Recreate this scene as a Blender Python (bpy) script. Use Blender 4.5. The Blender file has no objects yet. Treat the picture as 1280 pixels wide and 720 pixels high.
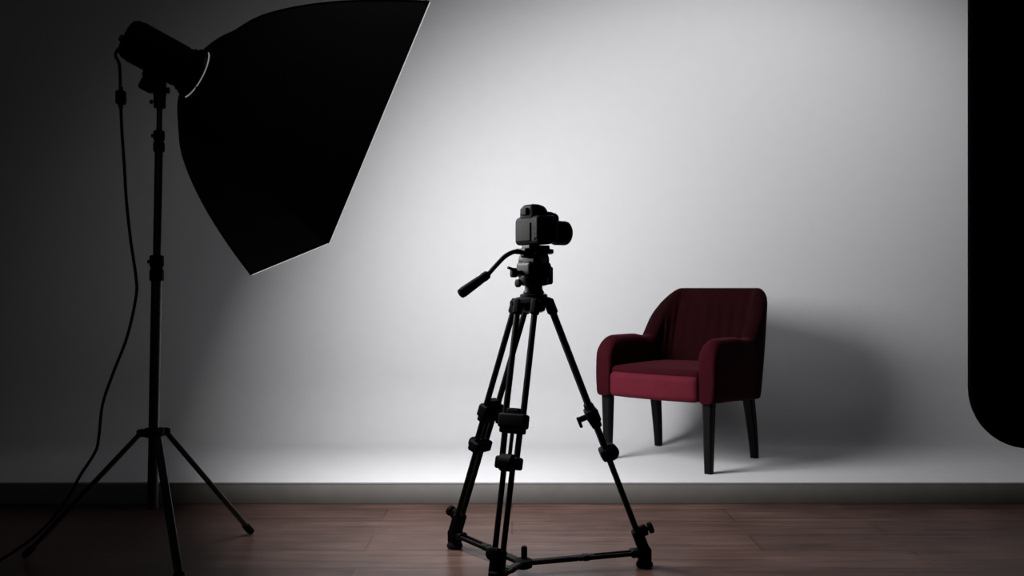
import bpy, bmesh, math
from mathutils import Vector, Matrix
V = Vector
COL = bpy.context.scene.collection
SC = bpy.context.scene

# ------------------------------------------------------------------ materials
def mat(name, color=(.02, .02, .02), rough=.5, metal=0., spec=.5, bump=None, emis=None, sheen=0., coat=0., var=.0):
    m = bpy.data.materials.new(name); m.use_nodes = True
    nt = m.node_tree; b = nt.nodes['Principled BSDF']
    b.inputs['Base Color'].default_value = (*color, 1)
    b.inputs['Roughness'].default_value = rough
    b.inputs['Metallic'].default_value = metal
    b.inputs['Specular IOR Level'].default_value = spec
    b.inputs['Coat Weight'].default_value = coat
    if sheen:
        b.inputs['Sheen Weight'].default_value = sheen
        b.inputs['Sheen Roughness'].default_value = .4
        b.inputs['Sheen Tint'].default_value = (.9, .12, .2, 1)
    if emis:
        b.inputs['Emission Color'].default_value = (*emis[0], 1)
        b.inputs['Emission Strength'].default_value = emis[1]
    tc = nt.nodes.new('ShaderNodeTexCoord')
    if var:
        n = nt.nodes.new('ShaderNodeTexNoise'); n.inputs['Scale'].default_value = 14
        nt.links.new(tc.outputs['Object'], n.inputs['Vector'])
        r = nt.nodes.new('ShaderNodeValToRGB')
        r.color_ramp.elements[0].position = .3; r.color_ramp.elements[1].position = .7
        r.color_ramp.elements[0].color = (*[c * (1 - var) for c in color], 1)
        r.color_ramp.elements[1].color = (*[c * (1 + var) for c in color], 1)
        nt.links.new(n.outputs['Fac'], r.inputs['Fac']); nt.links.new(r.outputs['Color'], b.inputs['Base Color'])
    if bump:
        n = nt.nodes.new('ShaderNodeTexNoise'); n.inputs['Scale'].default_value = bump[0]
        n.inputs['Detail'].default_value = 5
        nt.links.new(tc.outputs['Object'], n.inputs['Vector'])
        bp = nt.nodes.new('ShaderNodeBump'); bp.inputs['Strength'].default_value = bump[1]
        bp.inputs['Distance'].default_value = bump[2]
        nt.links.new(n.outputs['Fac'], bp.inputs['Height']); nt.links.new(bp.outputs['Normal'], b.inputs['Normal'])
    return m

M_metal = mat('black_anodised_metal', (.0024, .0024, .0024), .5, .0, .10)
M_plastic = mat('black_plastic', (.0016, .0016, .0016), .65, 0, .05, bump=(300, .15, .001))
M_stand = mat('satin_black_tube', (.022, .022, .022), .36, .4, .5)
M_rubber = mat('black_rubber', (.003, .003, .003), .8, 0, .1)
M_grey = mat('grey_metal', (.12, .12, .12), .35, .8, .5)
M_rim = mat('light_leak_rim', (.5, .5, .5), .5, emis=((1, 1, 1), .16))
M_chrome = mat('bright_metal_rim', (.62, .62, .62), .3, .9, .5)
M_fabric = mat('black_softbox_fabric', (.003, .003, .003), .75, 0, .12, bump=(60, .25, .004))
M_piping = mat('white_glowing_piping', (.8, .8, .8), .7, emis=((1, 1, 1), .40))  # emission stands in for light glowing through the cloth edge
M_velvet_lit = mat('burgundy_velvet_lit', (.066, .0046, .0108), .85, 0, .12, bump=(90, .2, .002), sheen=.10, var=.10)  # lit copy of the chair's one velvet, for the seat front
M_velvet_shade = mat('burgundy_velvet_shade', (.021, .0014, .0034), .9, 0, .06, bump=(90, .2, .002), sheen=.05, var=.12)  # same velvet darkened: shade on arms and seat top put into the colour
M_velvet_deep_shade = mat('burgundy_velvet_deep_shade', (.0088, .0006, .0015), .9, 0, .05, bump=(90, .2, .002), sheen=.02, var=.15)  # same velvet at its darkest, colour stands in for shade inside the back
M_leg = mat('ebony_stained_wood', (.0035, .003, .0028), .5, 0, .09, bump=(40, .1, .001))
M_screen = mat('camera_screen', (.003, .0033, .0025), .7, 0, .06)
M_glass = mat('lens_glass', (.005, .005, .008), .05, 0, .6, coat=1)
M_flag = mat('black_panel_cloth', (.0015, .0015, .0015), .95, 0, .02, bump=(120, .2, .002))
M_backdrop = mat('white_backdrop', (.50, .50, .516), .75, 0, .15, bump=(3, .05, .01), var=.012)
M_riser = mat('grey_painted_riser', (.185, .178, .170), .6, 0, .3, var=.06)
M_wall = mat('dark_studio_wall', (.05, .05, .05), .9, 0, .2, bump=(30, .1, .003))
M_cord = mat('black_cord_rubber', (.003, .003, .003), .6, 0, .15)

def diffuser_mat():
    m = bpy.data.materials.new('glowing_diffuser_cloth'); m.use_nodes = True
    nt = m.node_tree; b = nt.nodes['Principled BSDF']
    b.inputs['Base Color'].default_value = (.8, .8, .8, 1)
    b.inputs['Emission Color'].default_value = (1, .985, .985, 1)
    b.inputs['Emission Strength'].default_value = DIFF
    return m

def wood_floor():
    m = bpy.data.materials.new('brown_floorboards'); m.use_nodes = True
    nt = m.node_tree; b = nt.nodes['Principled BSDF']; L = nt.links.new
    tc = nt.nodes.new('ShaderNodeTexCoord')
    br = nt.nodes.new('ShaderNodeTexBrick')
    br.inputs['Scale'].default_value = 1; br.inputs['Brick Width'].default_value = 1.35
    br.inputs['Row Height'].default_value = .19; br.inputs['Mortar Size'].default_value = .0022
    br.inputs['Mortar Smooth'].default_value = .2
    br.offset = .37
    br.inputs['Color1'].default_value = (.122, .070, .058, 1); br.inputs['Color2'].default_value = (.086, .049, .042, 1)
    br.inputs['Mortar'].default_value = (.035, .016, .012, 1)
    L(tc.outputs['Object'], br.inputs['Vector'])
    mp = nt.nodes.new('ShaderNodeMapping'); mp.inputs['Scale'].default_value = (1.6, 22, 1)
    L(tc.outputs['Object'], mp.inputs['Vector'])
    n = nt.nodes.new('ShaderNodeTexNoise'); n.inputs['Scale'].default_value = 1.5; n.inputs['Detail'].default_value = 7
    n.inputs['Distortion'].default_value = .8
    L(mp.outputs['Vector'], n.inputs['Vector'])
    n2 = nt.nodes.new('ShaderNodeTexNoise'); n2.inputs['Scale'].default_value = 3.2; n2.inputs['Detail'].default_value = 4
    L(tc.outputs['Object'], n2.inputs['Vector'])
    r = nt.nodes.new('ShaderNodeValToRGB')
    r.color_ramp.elements[0].position = .3; r.color_ramp.elements[1].position = .72
    r.color_ramp.elements[0].color = (.6, .6, .6, 1); r.color_ramp.elements[1].color = (1.25, 1.22, 1.2, 1)
    L(n.outputs['Fac'], r.inputs['Fac'])
    r2 = nt.nodes.new('ShaderNodeValToRGB')
    r2.color_ramp.elements[0].position = .33; r2.color_ramp.elements[1].position = .62
    r2.color_ramp.elements[0].color = (.7, .68, .68, 1); r2.color_ramp.elements[1].color = (1.08, 1.1, 1.12, 1)
    L(n2.outputs['Fac'], r2.inputs['Fac'])
    mx = nt.nodes.new('ShaderNodeMix'); mx.data_type = 'RGBA'; mx.blend_type = 'MULTIPLY'; mx.inputs['Factor'].default_value = 1
    L(br.outputs['Color'], mx.inputs[6]); L(r.outputs['Color'], mx.inputs[7])
    mx2 = nt.nodes.new('ShaderNodeMix'); mx2.data_type = 'RGBA'; mx2.blend_type = 'MULTIPLY'; mx2.inputs['Factor'].default_value = 1
    L(mx.outputs[2], mx2.inputs[6]); L(r2.outputs['Color'], mx2.inputs[7])
    L(mx2.outputs[2], b.inputs['Base Color'])
    b.inputs['Roughness'].default_value = .33; b.inputs['Specular IOR Level'].default_value = .30
    bp = nt.nodes.new('ShaderNodeBump'); bp.inputs['Strength'].default_value = .25; bp.inputs['Distance'].default_value = .003
    L(n.outputs['Fac'], bp.inputs['Height']); L(bp.outputs['Normal'], b.inputs['Normal'])
    return m

DIFF = 2.0
KEY, SPREAD, BG = 50, 168, 175
M_diff = diffuser_mat()
M_floor = wood_floor()

# ------------------------------------------------------------------ geometry helpers
class MB:
    def __init__(s): s.bm = bmesh.new()
    def frame(s, a, b):
        z = (b - a).normalized(); x = z.orthogonal().normalized(); return x, z.cross(x), z
    def tube(s, pts, r, n=12, cap=True):
        """round tube along points; r one radius or a list"""
        pts = [V(p) for p in pts]; R = r if isinstance(r, (list, tuple)) else [r] * len(pts)
        x = None; rings = []
        for i, p in enumerate(pts):
            d = (pts[min(i + 1, len(pts) - 1)] - pts[max(i - 1, 0)]).normalized()
            if x is None: x = d.orthogonal().normalized()
            else: x = (x - d * x.dot(d)).normalized()
            y = d.cross(x)
            rings.append([s.bm.verts.new(p + (x * math.cos(2 * math.pi * k / n) + y * math.sin(2 * math.pi * k / n)) * R[i]) for k in range(n)])
        for a, b in zip(rings, rings[1:]):
            for k in range(n): s.bm.faces.new((a[k], a[(k + 1) % n], b[(k + 1) % n], b[k]))
        if cap:
            s.bm.faces.new(rings[0][::-1]); s.bm.faces.new(rings[-1])
        return s
    def lathe(s, a, axis, prof, n=28):
        """profile [(distance along axis, radius)] round an axis starting at a"""
        a = V(a); z = V(axis).normalized(); x = z.orthogonal().normalized(); y = z.cross(x); rings = []
        for h, r in prof:
            rings.append([s.bm.verts.new(a + z * h + (x * math.cos(2 * math.pi * k / n) + y * math.sin(2 * math.pi * k / n)) * max(r, .0004)) for k in range(n)])
        for p, q in zip(rings, rings[1:]):
            for k in range(n): s.bm.faces.new((p[k], p[(k + 1) % n], q[(k + 1) % n], q[k]))
        s.bm.faces.new(rings[0][::-1]); s.bm.faces.new(rings[-1])
        return s
    def rbox(s, c, size, r=.005, ax=None, k=3, m=2, warp=None):
        """box with rounded edges; ax = three axes; warp acts on local coordinates"""
        h = [v / 2 for v in size]; r = min(r, *[v * .999 for v in h]); c = V(c)
        ax = ax or (V((1, 0, 0)), V((0, 1, 0)), V((0, 0, 1)))
        def samp(a):
            e = [-1 + (1 - math.cos(math.pi / 2 * i / k)) * r / a for i in range(k)] if False else [-a + r * (1 - math.tan(math.pi / 4 * (1 - i / k))) for i in range(k)]
            mid = [-(a - r) + 2 * (a - r) * i / m for i in range(m + 1)]
            return e + mid + [-v for v in e[::-1]]
        S = [samp(a) for a in h]; cache = {}
        def vert(p):
            key = tuple(round(v, 7) for v in p)
            if key in cache: return cache[key]
            q = V([max(-(h[i] - r), min(h[i] - r, p[i])) for i in range(3)]); d = V(p) - q
            o = q + (d.normalized() * r if d.length > 1e-9 else V())
            if warp: o = V(warp(o))
            cache[key] = s.bm.verts.new(c + ax[0] * o.x + ax[1] * o.y + ax[2] * o.z); return cache[key]
        for i in range(3):
            j, l = (i + 1) % 3, (i + 2) % 3
            for sg in (-1, 1):
                for u0, u1 in zip(S[j], S[j][1:]):
                    for v0, v1 in zip(S[l], S[l][1:]):
                        q = []
                        for u, v in ((u0, v0), (u1, v0), (u1, v1), (u0, v1)):
                            p = [0, 0, 0]; p[i] = sg * h[i]; p[j] = u; p[l] = v; q.append(vert(p))
                        if sg < 0: q = q[::-1]
                        if len(set(q)) == 4:
                            try: s.bm.faces.new(q)
                            except ValueError: pass
        return s
    def prism(s, pts, y0, y1):
        """polygon in x,z extruded along y"""
        a = [s.bm.verts.new((x, y0, z)) for x, z in pts]; b = [s.bm.verts.new((x, y1, z)) for x, z in pts]
        s.bm.faces.new(a); s.bm.faces.new(b[::-1])
        n = len(pts)
        for i in range(n): s.bm.faces.new((a[i], b[i], b[(i + 1) % n], a[(i + 1) % n]))
        return s
    def grid(s, rows, close_u=False):
        vs = [[s.bm.verts.new(p) for p in r] for r in rows]
        for a, b in zip(vs, vs[1:]):
            n = len(a)
            for k in range(n if close_u else n - 1): s.bm.faces.new((a[k], a[(k + 1) % n], b[(k + 1) % n], b[k]))
        return vs
    def done(s, name, m, parent=None, angle=40, root=None):
        """links ONE mesh object; coordinates are world ones unless root says the parent's local frame is used"""
        bmesh.ops.recalc_face_normals(s.bm, faces=s.bm.faces)
        me = bpy.data.meshes.new(name); s.bm.to_mesh(me); s.bm.free()
        me.materials.append(m)
        for p in me.polygons: p.use_smooth = True
        me.set_sharp_from_angle(angle=math.radians(angle))
        o = bpy.data.objects.new(name, me); COL.objects.link(o)
        if parent is not None:
            o.parent = parent
            if root != 'local':
                w = parent
                mw = Matrix.Identity(4)
                chain = []
                while w: chain.append(w); w = w.parent
                for w in reversed(chain): mw = mw @ w.matrix_parent_inverse @ w.matrix_basis
                o.matrix_parent_inverse = mw.inverted()
        return o

def thing(name, loc, label, cat, rz=0, group=None):
    o = bpy.data.objects.new(name, None); COL.objects.link(o); o.empty_display_size = .1
    o.location = loc; o.rotation_euler = (0, 0, rz); o['label'] = label; o['category'] = cat
    if group: o['group'] = group
    return o
def tag(o, label, cat): o['label'] = label; o['category'] = cat; return o
def struct(o): o['kind'] = 'structure'; return o
def axes(f, up=(0, 0, 1)):
    """f = forward; returns right, forward, up"""
    f = V(f).normalized(); r = f.cross(V(up)).normalized(); return r, f, r.cross(f)
def spline(pts, n=10):
    pts = [V(p) for p in pts]; P = [pts[0] * 2 - pts[1]] + pts + [pts[-1] * 2 - pts[-2]]; out = []
    for i in range(1, len(P) - 2):
        for k in range(n):
            t = k / n; a, b, c, d = P[i - 1:i + 3]
            out.append(.5 * ((2 * b) + (c - a) * t + (2 * a - 5 * b + 4 * c - d) * t * t + (3 * b - a - 3 * c + d) * t ** 3))
    return out + [pts[-1]]

# ------------------------------------------------------------------ setting
PH = .09            # height of the raised stage
EDGE = 3.687        # its front edge
WALLY = 4.85
RM = (-4.2, 4.2, -2.2, 5.15, 3.5)

struct(MB().rbox((0, (RM[2] + EDGE + .5) / 2, -.05), (RM[1] - RM[0] + .2, EDGE + .5 - RM[2], .1), .002, k=1, m=1).done('floor', M_floor))
# white sweep: stage top, then the curved cove rising into the wall
cr = .32
XS = (RM[0] + .01, -2, 0, 2, RM[1] - .01)
def strip(loop, name, m):
    b = MB(); vs = b.grid([[(x, y, z) for y, z in loop] for x in XS], close_u=True)
    b.bm.faces.new(vs[0]); b.bm.faces.new(vs[-1][::-1])
    return struct(b.done(name, m, angle=30))
strip([(EDGE, PH), (EDGE + .3, PH), (WALLY - cr, PH), (WALLY - cr, PH - .005), (EDGE, PH - .005)], 'floor', M_backdrop)
arc = [(WALLY - cr + cr * math.sin(a), PH + cr - cr * math.cos(a)) for a in [math.pi / 2 * i / 14 for i in range(15)]]
outer = [(WALLY - cr + (cr + .04) * math.sin(a), PH + cr - (cr + .04) * math.cos(a)) for a in [math.pi / 2 * i / 14 for i in range(15)]]
strip(arc + [(WALLY, 1.5), (WALLY, 3.45), (WALLY + .04, 3.45), (WALLY + .04, 1.5)] + outer[::-1], 'wall_back', M_backdrop)
struct(MB().rbox((0, EDGE + .031, (PH - .005) / 2), (RM[1] - RM[0] - .04, .06, PH - .006), .002, k=1, m=1).done('trim_1', M_riser))
struct(MB().rbox((RM[0] - .05, (RM[2] + RM[3]) / 2, RM[4] / 2), (.1, RM[3] - RM[2], RM[4]), .002, k=1, m=1).done('wall_left', M_wall))
struct(MB().rbox((RM[1] + .05, (RM[2] + RM[3]) / 2, RM[4] / 2), (.1, RM[3] - RM[2], RM[4]), .002, k=1, m=1).done('wall_right', M_wall))
struct(MB().rbox((0, RM[2] - .05, RM[4] / 2), (RM[1] - RM[0] + .2, .1, RM[4]), .002, k=1, m=1).done('wall_front', M_wall))
struct(MB().rbox((0, (RM[2] + RM[3]) / 2, RM[4] + .05), (RM[1] - RM[0] + .2, RM[3] - RM[2], .1), .002, k=1, m=1).done('ceiling', M_wall))

# ------------------------------------------------------------------ armchair
def smooth(t): t = max(0, min(1, t)); return t * t * (3 - 2 * t)
chair = thing('armchair', (.796, 4.2045, PH), 'burgundy velvet armchair with low rounded arms and dark tapered legs on the white stage', 'armchair', rz=-math.radians(39.08))
HW, TH, YF, YB, RC = .300, .078, -.275, .300, .075
Z0, ZA, ZB = .305, .580, .800
# plan path of the mid line: left arm front -> back -> right arm front
mid = HW - TH / 2; yb = YB - TH / 2; rc = RC
L1 = (yb - rc) - YF; LA = math.pi / 2 * rc; L2 = 2 * (mid - rc); TOT = 2 * L1 + 2 * LA + L2
def path(s):
    """position and outward normal"""
    if s < L1: return V((-mid, YF + s, 0)), V((-1, 0, 0))
    s -= L1
    if s < LA:
        a = s / rc; return V((-(mid - rc) - rc * math.cos(a), yb - rc + rc * math.sin(a), 0)), V((-math.cos(a), math.sin(a), 0))
    s -= LA
    if s < L2: return V((-(mid - rc) + s, yb, 0)), V((0, 1, 0))
    s -= L2
    if s < LA:
        a = s / rc; return V((mid - rc + rc * math.sin(a), yb - rc + rc * math.cos(a), 0)), V((math.sin(a), math.cos(a), 0))
    s -= LA
    return V((mid, yb - rc - s, 0)), V((1, 0, 0))
def shell_section(s):
    sm = min(s, TOT - s)                     # distance from an arm's front end
    p, nrm = path(s)
    # thickness closes softly at the front ends
    e = min(1, sm / .022); th = TH * (.62 + .38 * math.sqrt(max(0, 1 - (1 - e) ** 2)))
    # height
    rr = .095
    h = ZA if sm > rr else ZA - rr + math.sqrt(max(0, rr * rr - (rr - sm) ** 2))
    if sm < .02: h = min(h, ZA - rr + math.sqrt(max(0, rr * rr - (rr - .004 - sm) ** 2)))
    h -= .012 * math.exp(-((sm - (L1 - .10)) / .06) ** 2)
    r0 = L1 - .060; r1 = L1 + LA * .82
    t = (sm - r0) / (r1 - r0)
    if t > 0:
        t = min(1, t); h = h + (ZB - h) * (.55 * smooth(t) + .45 * math.sin(t * math.pi / 2))
    wb = smooth((sm - (L1 - .10)) / (LA + .12))     # how much this section belongs to the back
    z0 = Z0 - .022 * smooth(sm / (L1 + LA))
    ht = th / 2; pts = []
    th_top = ht
    NV = 12
    zz = [z0 + (h - ht - z0) * i / NV for i in range(NV + 1)]
    def place(off, z):
        f = max(0, (z - .30) / .5)
        lean = .142 * f ** 1.25 * wb
        q = p + nrm * off
        # outer side swells very slightly
        if off > 0: q = q + nrm * (.006 * math.sin(math.pi * min(1, max(0, (z - z0) / max(.01, h - z0)))))
        # shallow vertical pleats on the inner face of the back
        if off < 0 and wb > .5:
            k = smooth((z - .44) / .06) * smooth((h - .03 - z) / .06)
            q = q + nrm * (.0035 * math.cos((p.x) * 2 * math.pi / .062) * k - .014 * k)
        # back narrows a touch at its top-left shoulder
        q.y += lean
        q.z = z
        return q
    pts.append(place(ht - .012, z0 - .002))
    pts.append(place(ht - .003, z0 + .004))
    for z in zz[1:]: pts.append(place(ht, z))
    for i in range(1, 10):
        a = math.pi * i / 10; pts.append(place(ht * math.cos(a), h - ht + ht * math.sin(a)))
    for z in zz[::-1][:-1]: pts.append(place(-ht, z))
    pts.append(place(-ht + .003, z0 + .004)); pts.append(place(-ht + .012, z0 - .002))
    return pts
def shell(s0, s1, n, caps, dense0=False, dense1=False):
    b = MB(); S = [s0 + (s1 - s0) * i / n for i in range(n + 1)]
    if dense0: S = [s0 + .11 * (i / 12) ** 2 for i in range(12)] + [s0 + .11 + (s1 - s0 - .11) * i / n for i in range(n + 1)]
    if dense1: S = [s0 + (s1 - .11 - s0) * i / n for i in range(n + 1)] + [s1 - .11 * ((11 - i) / 12) ** 2 for i in range(12)]
    vs = b.grid([shell_section(s) for s in S], close_u=True)
    b.bm.faces.new(vs[0]); b.bm.faces.new(vs[-1][::-1])
    return b
sa = L1 - .06
shell(0, sa, 14, True, dense0=True).done('armrest', M_velvet_shade, chair, 50, 'local')
shell(TOT - sa, TOT, 14, True, dense1=True).done('armrest', M_velvet_shade, chair, 50, 'local')
shell(sa, TOT - sa, 90, True).done('backrest', M_velvet_deep_shade, chair, 50, 'local')
# seat: boxed cushion with a bowed front
def seat_warp(o):
    hx, hy, hz = .225, .245, .075
    x, y, z = o
    if y < 0: y -= .020 * (1 - (x / hx) ** 2) * min(1, -y / .15)
    if z > 0: z += .016 * (1 - (x / hx) ** 2) * (1 - (max(-1, min(1, y / hy))) ** 2)
    return (x, y, z)
MB().rbox((0, -.037, .360), (.452, .49, .114), .026, k=4, m=12, warp=lambda o: seat_warp(V((o.x, o.y, min(o.z, 0)))) if o.z <= 0 else (o.x, seat_warp(V((o.x, o.y, 0)))[1], o.z)).done('seat_base', M_velvet_lit, chair, 50, 'local')
MB().rbox((0, -.028, .416), (.448, .47, .052), .020, k=4, m=12, warp=seat_warp).done('seat_cushion', M_velvet_shade, chair, 50, 'local')
# piping seam along the seat's front edges
for sx in (-1, 1):
    x = sx * .2235
    MB().tube(spline([(x, -.283, .312), (x, -.2835, .37), (x, -.281, .43)], 6), .0028, 8).done('seam_piping', M_velvet_shade, chair, 50, 'local')
def leg(x, y, lx, ly, z1):
    b = MB(); rows = []
    for i in range(9):
        t = i / 8; z = z1 * (1 - t); w = .031 - .0105 * t
        cx = x + lx * (1 - t) ** 1.3; cy = y + ly * (1 - t) ** 1.3
        c = .35
        ring = []
        for sx, sy in ((1, 1), (-1, 1), (-1, -1), (1, -1)):
            for (a, bb) in (((1, 1 - c), (1 - c, 1)) if sx * sy > 0 else ((1 - c, 1), (1, 1 - c))):
                ring.append((cx + sx * w * .8 * a, cy + sy * w * .8 * bb, z))
        rows.append(ring)
    vs = b.grid(rows, close_u=True); b.bm.faces.new(vs[0]); b.bm.faces.new(vs[-1][::-1])
    return b
for (x, y, lx, ly) in ((-.2575, -.234, 0, 0), (.2575, -.234, 0, 0), (-.2575, .234, .006, -.045), (.2575, .234, -.012, -.045)):
    leg(x, y, lx, ly, Z0 + .004 if y < 0 else Z0 - .012).done('leg', M_leg, chair, 30, 'local')

# ------------------------------------------------------------------ camera tripod
TC = V((.069, 2.85, 0))
tri = thing('camera_tripod', TC, 'tall black twin-tube camera tripod with pan handle and ground spreader on the wooden floor', 'tripod')
feet = [V((-.196, 3.07, 0)), V((.423, 2.86, 0)), V((-.046, 2.62, 0))]
hub = V((.034, 2.79, .034))
for fi, F in enumerate(feet):
    rad = (F - TC); rad.z = 0; rad.normalize(); lat = V((-rad.y, rad.x, 0))
    T = TC + rad * .052 + V((0, 0, .835)); G = F + V((0, 0, .05))
    d = (G - T).normalized(); P = lambda t: T + (G - T) * t
    nrm = lat.cross(d).normalized()
    if nrm.dot(rad) < 0: nrm = -nrm
    ax = (lat, nrm, d)
    tA, tB = (.445, .60)
    b = MB()
    for sg in (-1, 1): b.tube([P(-.005) + lat * sg * .030, P(tA) + lat * sg * .030], .0098, 14)
    lg = b.done('leg', M_metal, tri)
    b = MB()
    for sg in (-1, 1): b.tube([P(tA - .02) + lat * sg * .026, P(tB) + lat * sg * .024], .0095, 14)
    b.tube([P(tA) , P(tB)], .0062, 12); b.done('middle_tubes', M_metal, lg)
    b = MB()
    for sg in (-1, 1): b.tube([P(tB - .03) + lat * sg * .0145, P(.985) + lat * sg * .0135], .0088, 14)
    b.done('lower_tubes', M_metal, lg)
    # upper clamp with lever
    b = MB().rbox(P(tA), (.092, .040, .044), .008, ax).rbox(P(tA) - d * .028, (.046, .030, .022), .006, ax)
    b.rbox(P(tA + .035), (.080, .032, .018), .006, ax)
    b.done('clamp', M_plastic, lg)
    MB().rbox(P(tA) - nrm * .030, (.016, .028, .018), .005, ax).rbox(P(tA) - nrm * .046 + d * .008, (.028, .010, .034), .004, ax).done('clamp_lever', M_plastic, lg)
    b = MB().rbox(P(tB), (.080, .042, .038), .008, ax).lathe(P(tB) + nrm * .012 - lat * .022, lat, [(0, .021), (.003, .026), (.041, .026), (.044, .021)], 20)
    b.done('clamp', M_plastic, lg)
    # foot casting
    b = MB().rbox(P(.955), (.044, .036, .075), .010, ax).rbox(F + V((0, 0, .040)), (.042, .042, .052), .012, (lat, rad, V((0, 0, 1))))
    b.rbox(P(.925) + lat * .0 + nrm * .020, (.026, .026, .034), .007, ax)
    b.done('foot', M_plastic, lg)
    MB().lathe(F, (0, 0, 1), [(0, .022), (.004, .027), (.012, .027), (.024, .019)], 24).done('rubber_foot', M_rubber, lg)
    b = MB().tube([P(.925) + nrm * .02 , P(.925) + nrm * .042], .006, 10).lathe(P(.925) + nrm * .036, nrm, [(0, .013), (.003, .018), (.014, .018), (.017, .013)], 16)
    b.done('lock_knob', M_plastic, lg)
    # spreader arm, two flat rails
    A = F + V((0, 0, .046)) - rad * .018; H = hub + (A - hub).normalized() * .012
    sd = (A - H).normalized(); sl = sd.cross(V((0, 0, 1))).normalized(); su = sl.cross(sd)
    ln = (A - H).length
    b = MB().rbox(H + sd * ln * .30, (.026, ln * .60, .015), .005, (sl, sd, su))
    for sg in (-1, 1): b.rbox(H + sd * ln * .72 + sl * .011 * sg, (.009, ln * .56, .013), .003, (sl, sd, su))
    b.rbox(A - sd * .012, (.036, .034, .026), .007, (sl, sd, su)).rbox(H + sd * ln * .52, (.030, .022, .018), .005, (sl, sd, su))
    b.done('spreader_arm', M_metal, tri)
MB().lathe(hub - V((0, 0, .016)), (0, 0, 1), [(0, .020), (.004, .029), (.026, .029), (.030, .018)], 24).rbox(hub + V((.004, 0, .030)), (.019, .018, .046), .007).done('spreader_hub', M_plastic, tri)
# spider at the top of the legs
b = MB().lathe(TC + V((0, 0, .812)), (0, 0, 1), [(0, .026), (.006, .036), (.036, .040), (.044, .044), (.056, .044), (.060, .038)], 32)
b.done('bowl', M_metal, tri)
for F in feet:
    rad = (F - TC); rad.z = 0; rad.normalize(); lat = V((-rad.y, rad.x, 0))
    T = TC + rad * .052 + V((0, 0, .835)); d = (F + V((0, 0, .05)) - T).normalized()
    ax = (lat, lat.cross(d).normalized(), d)
    b = MB().rbox(T + d * .004 - lat * .030, (.024, .030, .050), .007, ax).rbox(T + d * .004 + lat * .030, (.024, .030, .050), .007, ax).rbox(T - d * .012, (.060, .024, .022), .006, ax).tube([T - lat * .048 - d * .008, T + lat * .048 - d * .008], .010, 14)
    b.rbox(TC + rad * .03 + V((0, 0, .846)), (.05, .05, .03), .006, (lat, rad, V((0, 0, 1))))
    b.done('leg_bracket', M_plastic, tri)
MB().lathe(TC + V((-.052, -.035, .846)), (-.3, -1, 0), [(0, .006), (.006, .007), (.008, .004)], 16).done('bracket_bolt', M_chrome, tri)
# fluid head, turned the way the camera looks
TH3 = math.radians(33)
f = V((math.cos(TH3), math.sin(TH3), 0)); rt = V((math.sin(TH3), -math.cos(TH3), 0)); up = V((0, 0, 1)); hax = (rt, f, up)
HC = TC + V((.0, 0, 0))
hd = MB()
hd.lathe(HC + V((0, 0, .866)), (0, 0, 1), [(0, .030), (.010, .034), (.020, .028), (.030, .028), (.034, .046), (.040, .048), (.056, .048), (.060, .042), (.072, .040)], 36)
hd.rbox(HC + up * .948, (.082, .088, .050), .012, hax)
hd.rbox(HC + up * .930 + f * .030, (.060, .056, .058), .008, hax)
hd.done('fluid_head', M_metal, tri)
hh = MB().lathe(HC + up * .978 - rt * .046, rt, [(0, .024), (.004, .031), (.030, .031), (.033, .027), (.059, .027), (.062, .031), (.088, .031), (.092, .024)], 32)
hh.rbox(HC + up * .978, (.050, .062, .046), .01, hax); hh.done('tilt_drum', M_metal, tri)
MB().rbox(HC + up * 1.006, (.060, .105, .018), .005, hax).rbox(HC + up * 1.019 + f * .008, (.046, .080, .014), .004, hax).rbox(HC + up * 1.006 + rt * .038 + f * .030, (.022, .030, .014), .004, hax).rbox(HC + up*1.004 + f*.058, (.03,.016,.012), .004, hax).done('quick_release_plate', M_metal, tri)
MB().lathe(HC + up * .980 + rt * .044, rt, [(0, .010), (.004, .012), (.010, .012), (.012, .009)], 20).done('tension_dial', M_grey, tri)
kb = HC + up * .938 - f * .046
MB().tube([kb + f * .01, kb - f * .030], .007, 12).rbox(kb - f * .030 + up * .0, (.020, .020, .030), .006, hax).tube([kb - f * .030 + up * .010, kb - f * .052 + up * .016], .0045, 10).done('lock_lever', M_plastic, tri)
MB().lathe(HC + up * .905 - f * .044 - rt * .012, -f, [(0, .008), (.003, .013), (.012, .013), (.014, .009)], 18).done('lock_knob', M_plastic, tri)
# pan handle: bent bar and grip
q0 = HC + up * .998 - f * .036 + rt * .012
bar = spline([q0, HC - f * .075 + up * 1.004 + rt * .014, HC - f * .115 + up * .990 + rt * .016, HC - f * .155 + up * .957 + rt * .018, HC - f * .186 + up * .928 + rt * .02], 8)
ph = MB().tube(bar, .0072, 12).rbox(q0, (.026, .034, .026), .007, hax).done('pan_handle', M_metal, tri)
g0, g1 = HC - f * .182 + up * .932 + rt * .0197, HC - f * .284 + up * .872 + rt * .028
gd = (g1 - g0); gl = gd.length
MB().lathe(g0, gd, [(0, .010), (.004, .0135), (.020, .0145), (.022, .0132), (gl * .5, .0148), (gl - .012, .0160), (gl - .002, .0145), (gl, .009)], 24).done('grip', M_rubber, ph)

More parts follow.
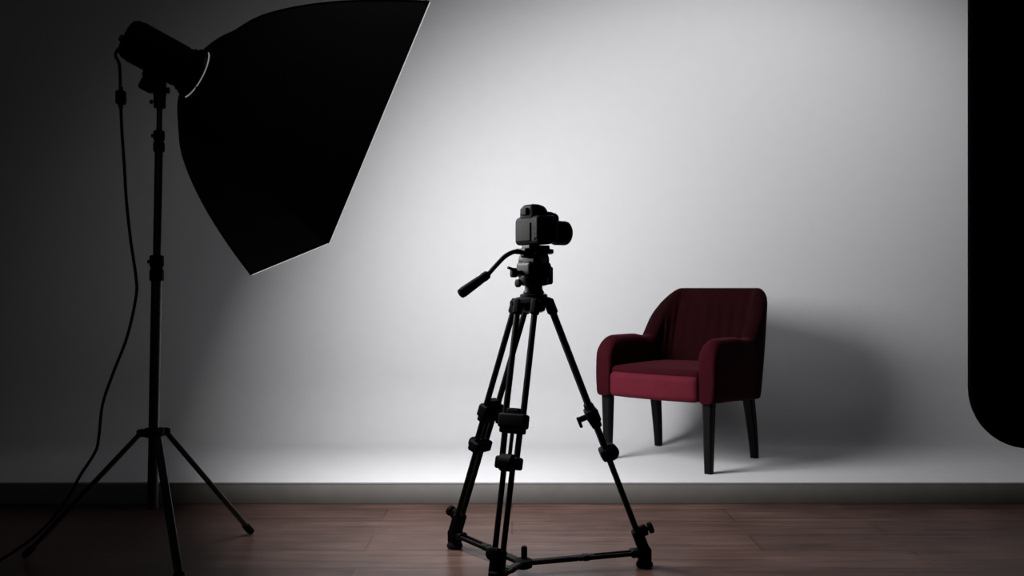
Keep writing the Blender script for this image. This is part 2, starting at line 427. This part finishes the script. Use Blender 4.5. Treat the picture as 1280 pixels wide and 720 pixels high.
# ------------------------------------------------------------------ stills camera on the tripod
cz = 1.027
CB = HC + f * .0 + up * cz; CB.x += .001
dslr = thing('camera', CB, 'black stills camera with short zoom lens mounted on the tripod head', 'camera')
def cam_body(o):
    x, y, z = o                                # x right, y forward, z up
    if abs(x) > .045: z = z - (.006 if z > 0 else 0) * (abs(x) - .045) / .025
    return (x, y, z)
body = MB().rbox(CB + up * .046, (.140, .062, .092), .014, hax, k=4, m=8, warp=cam_body)
body.rbox(CB + up * .044 + rt * .052 + f * .026, (.034, .048, .080), .016, hax, k=4)     # grip
body.rbox(CB + up * .016 + f * .040, (.060, .040, .024), .008, hax)
body.rbox(CB + up * .050 + rt * .060 - f * .026, (.020, .018, .070), .007, hax)
body.done('body', M_plastic, dslr)
b = MB().rbox(CB + up * .101 + f * .000, (.086, .066, .054), .018, hax, k=4, m=4, warp=lambda o: (o.x * (1 - .25 * max(0, o.z) / .026), o.y, o.z - max(0, o.y) * .18))
b.done('viewfinder_prism', M_plastic, dslr)
MB().rbox(CB + up * .086 + f * .052, (.060, .062, .042), .014, hax, k=4, m=4, warp=lambda o: (o.x, o.y, o.z - max(0, o.y) * .25)).done('flash_housing', M_plastic, dslr)
MB().rbox(CB + up * .104 - f * .036, (.036, .014, .024), .005, hax).done('eyecup', M_rubber, dslr)
MB().rbox(CB + up * .040 - f * .032 - rt * .012, (.080, .006, .058), .003, hax).done('rear_screen', M_screen, dslr)
for q in (.018, .034, .052):
    MB().lathe(CB + rt * .047 + up * q - f * .030, -f, [(0, .005), (.003, .005), (.004, .004)], 14).done('button', M_plastic, dslr)
MB().lathe(CB + up * .088 - rt * .048, up, [(0, .014), (.002, .016), (.010, .016), (.012, .013)], 24).done('mode_dial', M_plastic, dslr)
MB().lathe(CB + up * .084 + rt * .050 + f * .030, up, [(0, .010), (.006, .010), (.008, .006)], 20).done('shutter_button', M_metal, dslr)
LS = CB + up * .041 + f * .030
MB().lathe(LS, f, [(0, .031), (.004, .033), (.012, .033), (.014, .0345), (.036, .0355), (.038, .034), (.044, .034), (.052, .0395), (.088, .0395), (.095, .0380), (.098, .035)], 40).done('lens', M_plastic, dslr)
MB().lathe(LS + f * .0968, f, [(0, .031), (.0015, .031), (.003, .028)], 32).done('front_glass', M_glass, dslr)

# ------------------------------------------------------------------ softbox
c = V((-.6438, 3.2262, 1.3908)); u = V((.312, .2877, .9055)).normalized(); n = V((.8011, .4327, -.4135)).normalized()
v = n.cross(u).normalized(); u = v.cross(n).normalized()
Hs = .4486; Ls = .5226; r0 = .082
ring = c - n * Ls
soft = thing('softbox', ring, 'large square black softbox with white-edged front, fixed on the flash head', 'softbox')
nd = V((0, -1, 0)) - n * (V((0, -1, 0)).dot(n)); nd.normalize()      # side of the ring nearest the viewer
def sbox(tt, a):
    """shell point: tt 0 at the ring, 1 at the rim; a angle round the axis"""
    prof = (tt ** .55) if tt > 0 else 0
    cu, cv = math.cos(a), math.sin(a)
    sq = Hs / max(abs(cu), abs(cv)); R = Hs * math.sqrt(2)
    # rods bow out along the diagonals; panels between them hang slightly in
    w = abs(math.sin(2 * a))
    rad_sq = sq / (1 + 0)
    k = smooth(tt * 6)
    shape = (1 - k) * Hs * math.sqrt(2) * .82 + k * rad_sq
    rr = r0 + (shape - r0) * prof
    rr *= 1 - .025 * (1 - w) * math.sin(math.pi * tt)
    tilt = .022 * (u * cu + v * cv).dot(nd) * (1 - tt) ** 12
    return ring + n * (Ls * tt + tilt) + (u * cu + v * cv) * rr
T = [0] + [(i / 26) ** 1.9 for i in range(1, 27)]
NA = 96
b = MB(); vs = b.grid([[sbox(t, 2 * math.pi * k / NA) for k in range(NA)] for t in T], close_u=True)
# return lip inwards at the rim
b.grid([[c + (sbox(1, 2 * math.pi * k / NA) - c) * s_ + n * o_ for k in range(NA)] for s_, o_ in ((1, 0), (.996, .004), (.985, .003), (.982, -.006))], close_u=True)
b.done('fabric_shell', M_fabric, soft, 60)
for k in range(4):
    a = math.pi / 4 + k * math.pi / 2
    pts = [sbox((i / 20) ** 1.9, a) + (sbox((i / 20) ** 1.9, a) - (ring + n * Ls * (i / 20) ** 1.9)).normalized() * .0005 for i in range(21)]
    MB().tube(pts, .0035, 8).done('rod_seam', M_fabric, soft)
    e = c + (u * math.cos(a) + v * math.sin(a)) * Hs * math.sqrt(2)
    MB().rbox(e - (e - c).normalized() * .010 - n * .006, (.018, .018, .016), .006, (u, v, n)).done('corner_pocket', M_rubber, soft)
# diffuser front and its piping
b = MB(); rows = []
for i in range(13):
    rows.append([c + u * Hs * .98 * (2 * i / 12 - 1) + v * Hs * .98 * (2 * j / 12 - 1) + n * (.003) for j in range(13)])
b.grid(rows); b.done('front_diffuser', M_diff, soft)
b = MB(); cs = [c + n * .0035 + (u * x + v * y) * Hs * .998 for x, y in ((1, 1), (1, -1), (-1, -1), (-1, 1))]
for p, q in zip(cs, cs[1:] + cs[:1]): b.tube([p, q], .0018, 8)
b.done('edge_piping', M_piping, soft)
na = (n - nd * (.022 / .082)).normalized()
sr = MB().lathe(ring - na * .018, na, [(0, .070), (.003, .083), (.010, .086), (.016, .088), (.020, .084)], 48).done('speed_ring', M_metal, soft)
ru = na.cross(V((0, 0, 1))).normalized(); rw = ru.cross(na)
pts = [ring - na * .0025 + (ru * math.cos(2 * math.pi * k / 128) + rw * math.sin(2 * math.pi * k / 128)) * .0895 for k in range(129)]
keep = [p for p in pts if (p - ring).normalized().dot(nd) > .35]
j = max(range(len(keep)), key=lambda i: (keep[i] - keep[i - 1]).length); keep = keep[j:] + keep[:j]
b = MB().tube(keep, .0022, 8)
b.done('ring_rim', M_rim, sr)

# flash head behind it
fr = ring - n * .016
flash = thing('flash_head', fr - n * .11, 'black cylindrical studio flash head clamped on top of the light stand', 'flash')
MB().lathe(fr, -n, [(0, .060), (.004, .074), (.016, .076), (.020, .070), (.030, .068), (.034, .070), (.185, .070), (.189, .068)], 48).done('housing', M_plastic, flash)
MB().lathe(fr - n * .187, -n, [(0, .068), (.016, .0665), (.030, .056), (.035, .042), (.037, .030)], 40).done('rear_cap', M_plastic, flash)
hz = V((0, 0, 1)); side = n.cross(hz).normalized(); fu = side.cross(n).normalized()
rear = fr - n * .222
MB().lathe(rear + side * .0 - fu * .012, -n, [(0, .010), (.006, .012), (.012, .009)], 20).done('dial', M_grey, flash)
sock = rear - fu * .046 - n * (-.012)
MB().rbox(sock, (.030, .026, .024), .005, (side, n, fu)).done('power_socket', M_plastic, flash)
ptop = V((-1.158, 2.945, 1.50))
mb0 = fr - n * .090 - fu * .066
MB().rbox(mb0 - fu * .006, (.050, .075, .024), .006, (side, n, fu)).rbox(mb0 - fu * .034 - n * .006, (.034, .050, .060), .010, (side, n, fu)).done('mounting_bracket', M_metal, flash)
MB().lathe(ptop + V((0, 0, -.020)), (0, 0, 1), [(0, .014), (.003, .019), (.050, .019), (.056, .014)], 24).rbox(ptop + V((0, 0, .045)), (.034, .040, .060), .009).tube([ptop + V((-.03, -.004, .040)), ptop + V((.03, .004, .040))], .010, 14).tube([ptop + V((-.024, 0, .0)), ptop + V((-.030, 0, .004))], .007, 12).done('tilt_joint', M_metal, flash)

# ------------------------------------------------------------------ light stand
B0 = V((-1.187, 2.95, .0))
st = thing('light_stand', B0, 'tall slim black light stand with three splayed legs holding the flash', 'stand')
def pz(z): return B0 + (ptop - B0) * (z / ptop.z)
MB().tube([pz(.175), pz(.965)], .0165, 18).tube([pz(.165), pz(.18)], .019, 18).done('pole', M_stand, st)
MB().tube([pz(.94), pz(1.375)], .0125, 18).done('pole', M_stand, st)
MB().tube([pz(1.36), pz(1.483)], .009, 16).done('pole', M_stand, st)
def collar(z, r, h):
    p = pz(z)
    o = MB().lathe(p - V((0, 0, h / 2)), (0, 0, 1), [(0, r * .85), (.004, r), (h * .42, r), (h * .45, r * .86), (h * .55, r * .86), (h * .58, r), (h - .004, r), (h, r * .85)], 26).done('collar', M_plastic, st)
    MB().tube([p + V((-r * .6, -.004, h * .25)), p + V((-r - .005, -.008, h * .25))], .006, 10).done('lock_knob', M_plastic, o)
collar(.955, .0225, .085); collar(1.372, .018, .070)
hubc = pz(.415)
MB().lathe(hubc - V((0, 0, .014)), (0, 0, 1), [(0, .028), (.003, .034), (.024, .034), (.028, .028)], 30).done('leg_hub', M_plastic, st)
for F in (V((-1.60, 2.955, 0)), V((-.946, 3.235, 0)), V((-.985, 2.66, 0))):
    rad = F - B0; rad.z = 0; rad.normalize(); lat = V((-rad.y, rad.x, 0))
    T0 = hubc + rad * .044 - V((0, 0, .004)); G = F + V((0, 0, .014)); d = (G - T0).normalized()
    lg = MB().rbox((T0 + G) / 2, (.025, .014, (G - T0).length), .005, (lat, lat.cross(d), d), m=1).done('leg', M_stand, st)
    MB().rbox(hubc + rad * .036 - V((0, 0, .002)), (.030, .034, .024), .006, (lat, rad, V((0, 0, 1)))).done('leg_bracket', M_plastic, st)
    MB().rbox(G - d * .012, (.031, .021, .046), .008, (lat, lat.cross(d), d)).done('rubber_foot', M_rubber, lg)

# ------------------------------------------------------------------ power cord
sw = V((-1.253, 2.87, 1.50))
pc = spline([sock - n * .012 - fu * .004, sock + V((-.018, -.004, -.020)), V((-1.257, 2.87, 1.60)), V((-1.254, 2.87, 1.50)), V((-1.250, 2.87, 1.40)), V((-1.243, 2.87, 1.30)), V((-1.235, 2.87, 1.17)), V((-1.221, 2.87, 1.04)), V((-1.205, 2.87, .93)),
             V((-1.204, 2.87, .864)), V((-1.232, 2.87, .736)), V((-1.276, 2.87, .621)), V((-1.311, 2.87, .518)), V((-1.323, 2.87, .416)), V((-1.335, 2.87, .365)), V((-1.384, 2.87, .288)), V((-1.42, 2.87, .222)), V((-1.49, 2.87, .130)), V((-1.565, 2.865, .066)), V((-1.66, 2.85, .012)), V((-1.78, 2.84, .0055)), V((-2.1, 2.86, .0055)), V((-2.7, 3.1, .0055))], 8)
pc = [V((p.x, p.y, max(p.z, .0052))) for p in pc]
cord = thing('power_cord', V((-1.9, 2.81, 0)), 'thin black power cord hanging from the flash head down to the floor', 'cord')
MB().tube(pc, .0048, 10).done('cable', M_cord, cord)
MB().rbox(sw, (.030, .026, .046), .008).tube([sw + V((0, 0, .020)), sw + V((0, 0, .034))], .007, 10).tube([sw - V((0, 0, .034)), sw - V((0, 0, .020))], .007, 10).done('inline_switch', M_plastic, cord)

# ------------------------------------------------------------------ black flag panel on the right
PX, PY, PB, PT, PW = 1.486, 2.90, .380, 2.35, 1.15
rx, rz = .19, .185
pts = []
for cx, cz_, a0 in ((PX + rx, PB + rz, 180), (PX + PW - rx, PB + rz, 270), (PX + PW - rx, PT - rz, 0), (PX + rx, PT - rz, 90)):
    for i in range(13):
        a = math.radians(a0 + 90 * i / 12); ex = 1.0
        pts.append((cx + rx * math.cos(a), cz_ + rz * math.sin(a)))
flag = thing('flag_panel', (PX + PW / 2, PY, 0), 'tall black rounded flag panel at the right edge, standing before the backdrop', 'panel')
MB().prism(pts, PY - .008, PY + .008).done('cloth', M_flag, flag)
b = MB(); loop = [V((x, PY, z)) for x, z in pts]
b.tube(loop + loop[:1], .010, 8); b.done('frame', M_flag, flag)
fx = PX + PW * .62; fy = PY + .06
b = MB().tube([(fx, fy, .12), (fx, fy, 1.6)], .014, 16).tube([(fx, fy, 1.5), (fx, PY + .008, 1.5)], .012).tube([(fx, fy, .8), (fx, PY + .008, .8)], .012); b.done('pole', M_stand, flag)
for a in (10, 130, 250):
    a = math.radians(a); e = V((fx + .30 * math.cos(a), fy + .30 * math.sin(a), .012))
    lg = MB().tube([(fx + .012 * math.cos(a), fy + .012 * math.sin(a), .30), e], .009, 10).done('leg', M_stand, flag)
    MB().lathe((e.x, e.y, 0), (0, 0, 1), [(0, .014), (.018, .014), (.024, .010)], 16).done('rubber_foot', M_rubber, lg)

# ------------------------------------------------------------------ camera, world, light
def lamp(name, kind, loc, aim, power, **kw):
    ld = bpy.data.lights.new(name, kind); ld.energy = power
    for k_, v_ in kw.items(): setattr(ld, k_, v_)
    o = bpy.data.objects.new(name, ld); COL.objects.link(o); o.location = loc
    o.rotation_euler = (V(aim) - V(loc)).to_track_quat('-Z', 'Y').to_euler(); return o
kl = lamp('softbox_lamp', 'AREA', c + n * .010, c + n * 1.0, KEY, shape='SQUARE', size=.72, spread=math.radians(SPREAD))
kl.rotation_euler = Matrix((v, -u, -n)).transposed().to_euler() if Matrix((v, -u, -n)).determinant() > 0 else Matrix((v, u, -n)).transposed().to_euler()
bl = lamp('backdrop_fill', 'SPOT', (1.25, 2.95, 3.3), (1.3, 4.85, 1.85), BG, spot_size=math.radians(49), spot_blend=1, shadow_soft_size=.25)  # added unseen spot, brightens the upper and right backdrop
bl.scale = (2.2, 1, 1)
lamp('room_fill', 'AREA', (-.8, -1.6, 3.2), (-1.0, 3.5, 0), 5, shape='SQUARE', size=1.6)  # unseen fill added to lift the dark riser and floor at left
lamp('side_fill', 'SPOT', (-.25, 2.2, 3.3), (-.62, 4.85, .95), 40, spot_size=math.radians(72), spot_blend=1, shadow_soft_size=.25)  # added unseen spot, lifts the dark left part of the backdrop
cd = bpy.data.cameras.new('view'); cam = bpy.data.objects.new('view', cd); COL.objects.link(cam)
cam.location = (0, 0, .89); cam.rotation_euler = (math.pi / 2, 0, 0)
cd.sensor_width = 36; cd.lens = 1120 / 1280 * 36; cd.clip_end = 50
SC.camera = cam
w = bpy.data.worlds.new('studio_dark'); SC.world = w; w.use_nodes = True
w.node_tree.nodes['Background'].inputs['Color'].default_value = (.5, .5, .52, 1)
w.node_tree.nodes['Background'].inputs['Strength'].default_value = .02
SC.view_settings.view_transform = 'Standard'; SC.view_settings.look = 'None'
SC.view_settings.exposure = 0; SC.view_settings.gamma = 1
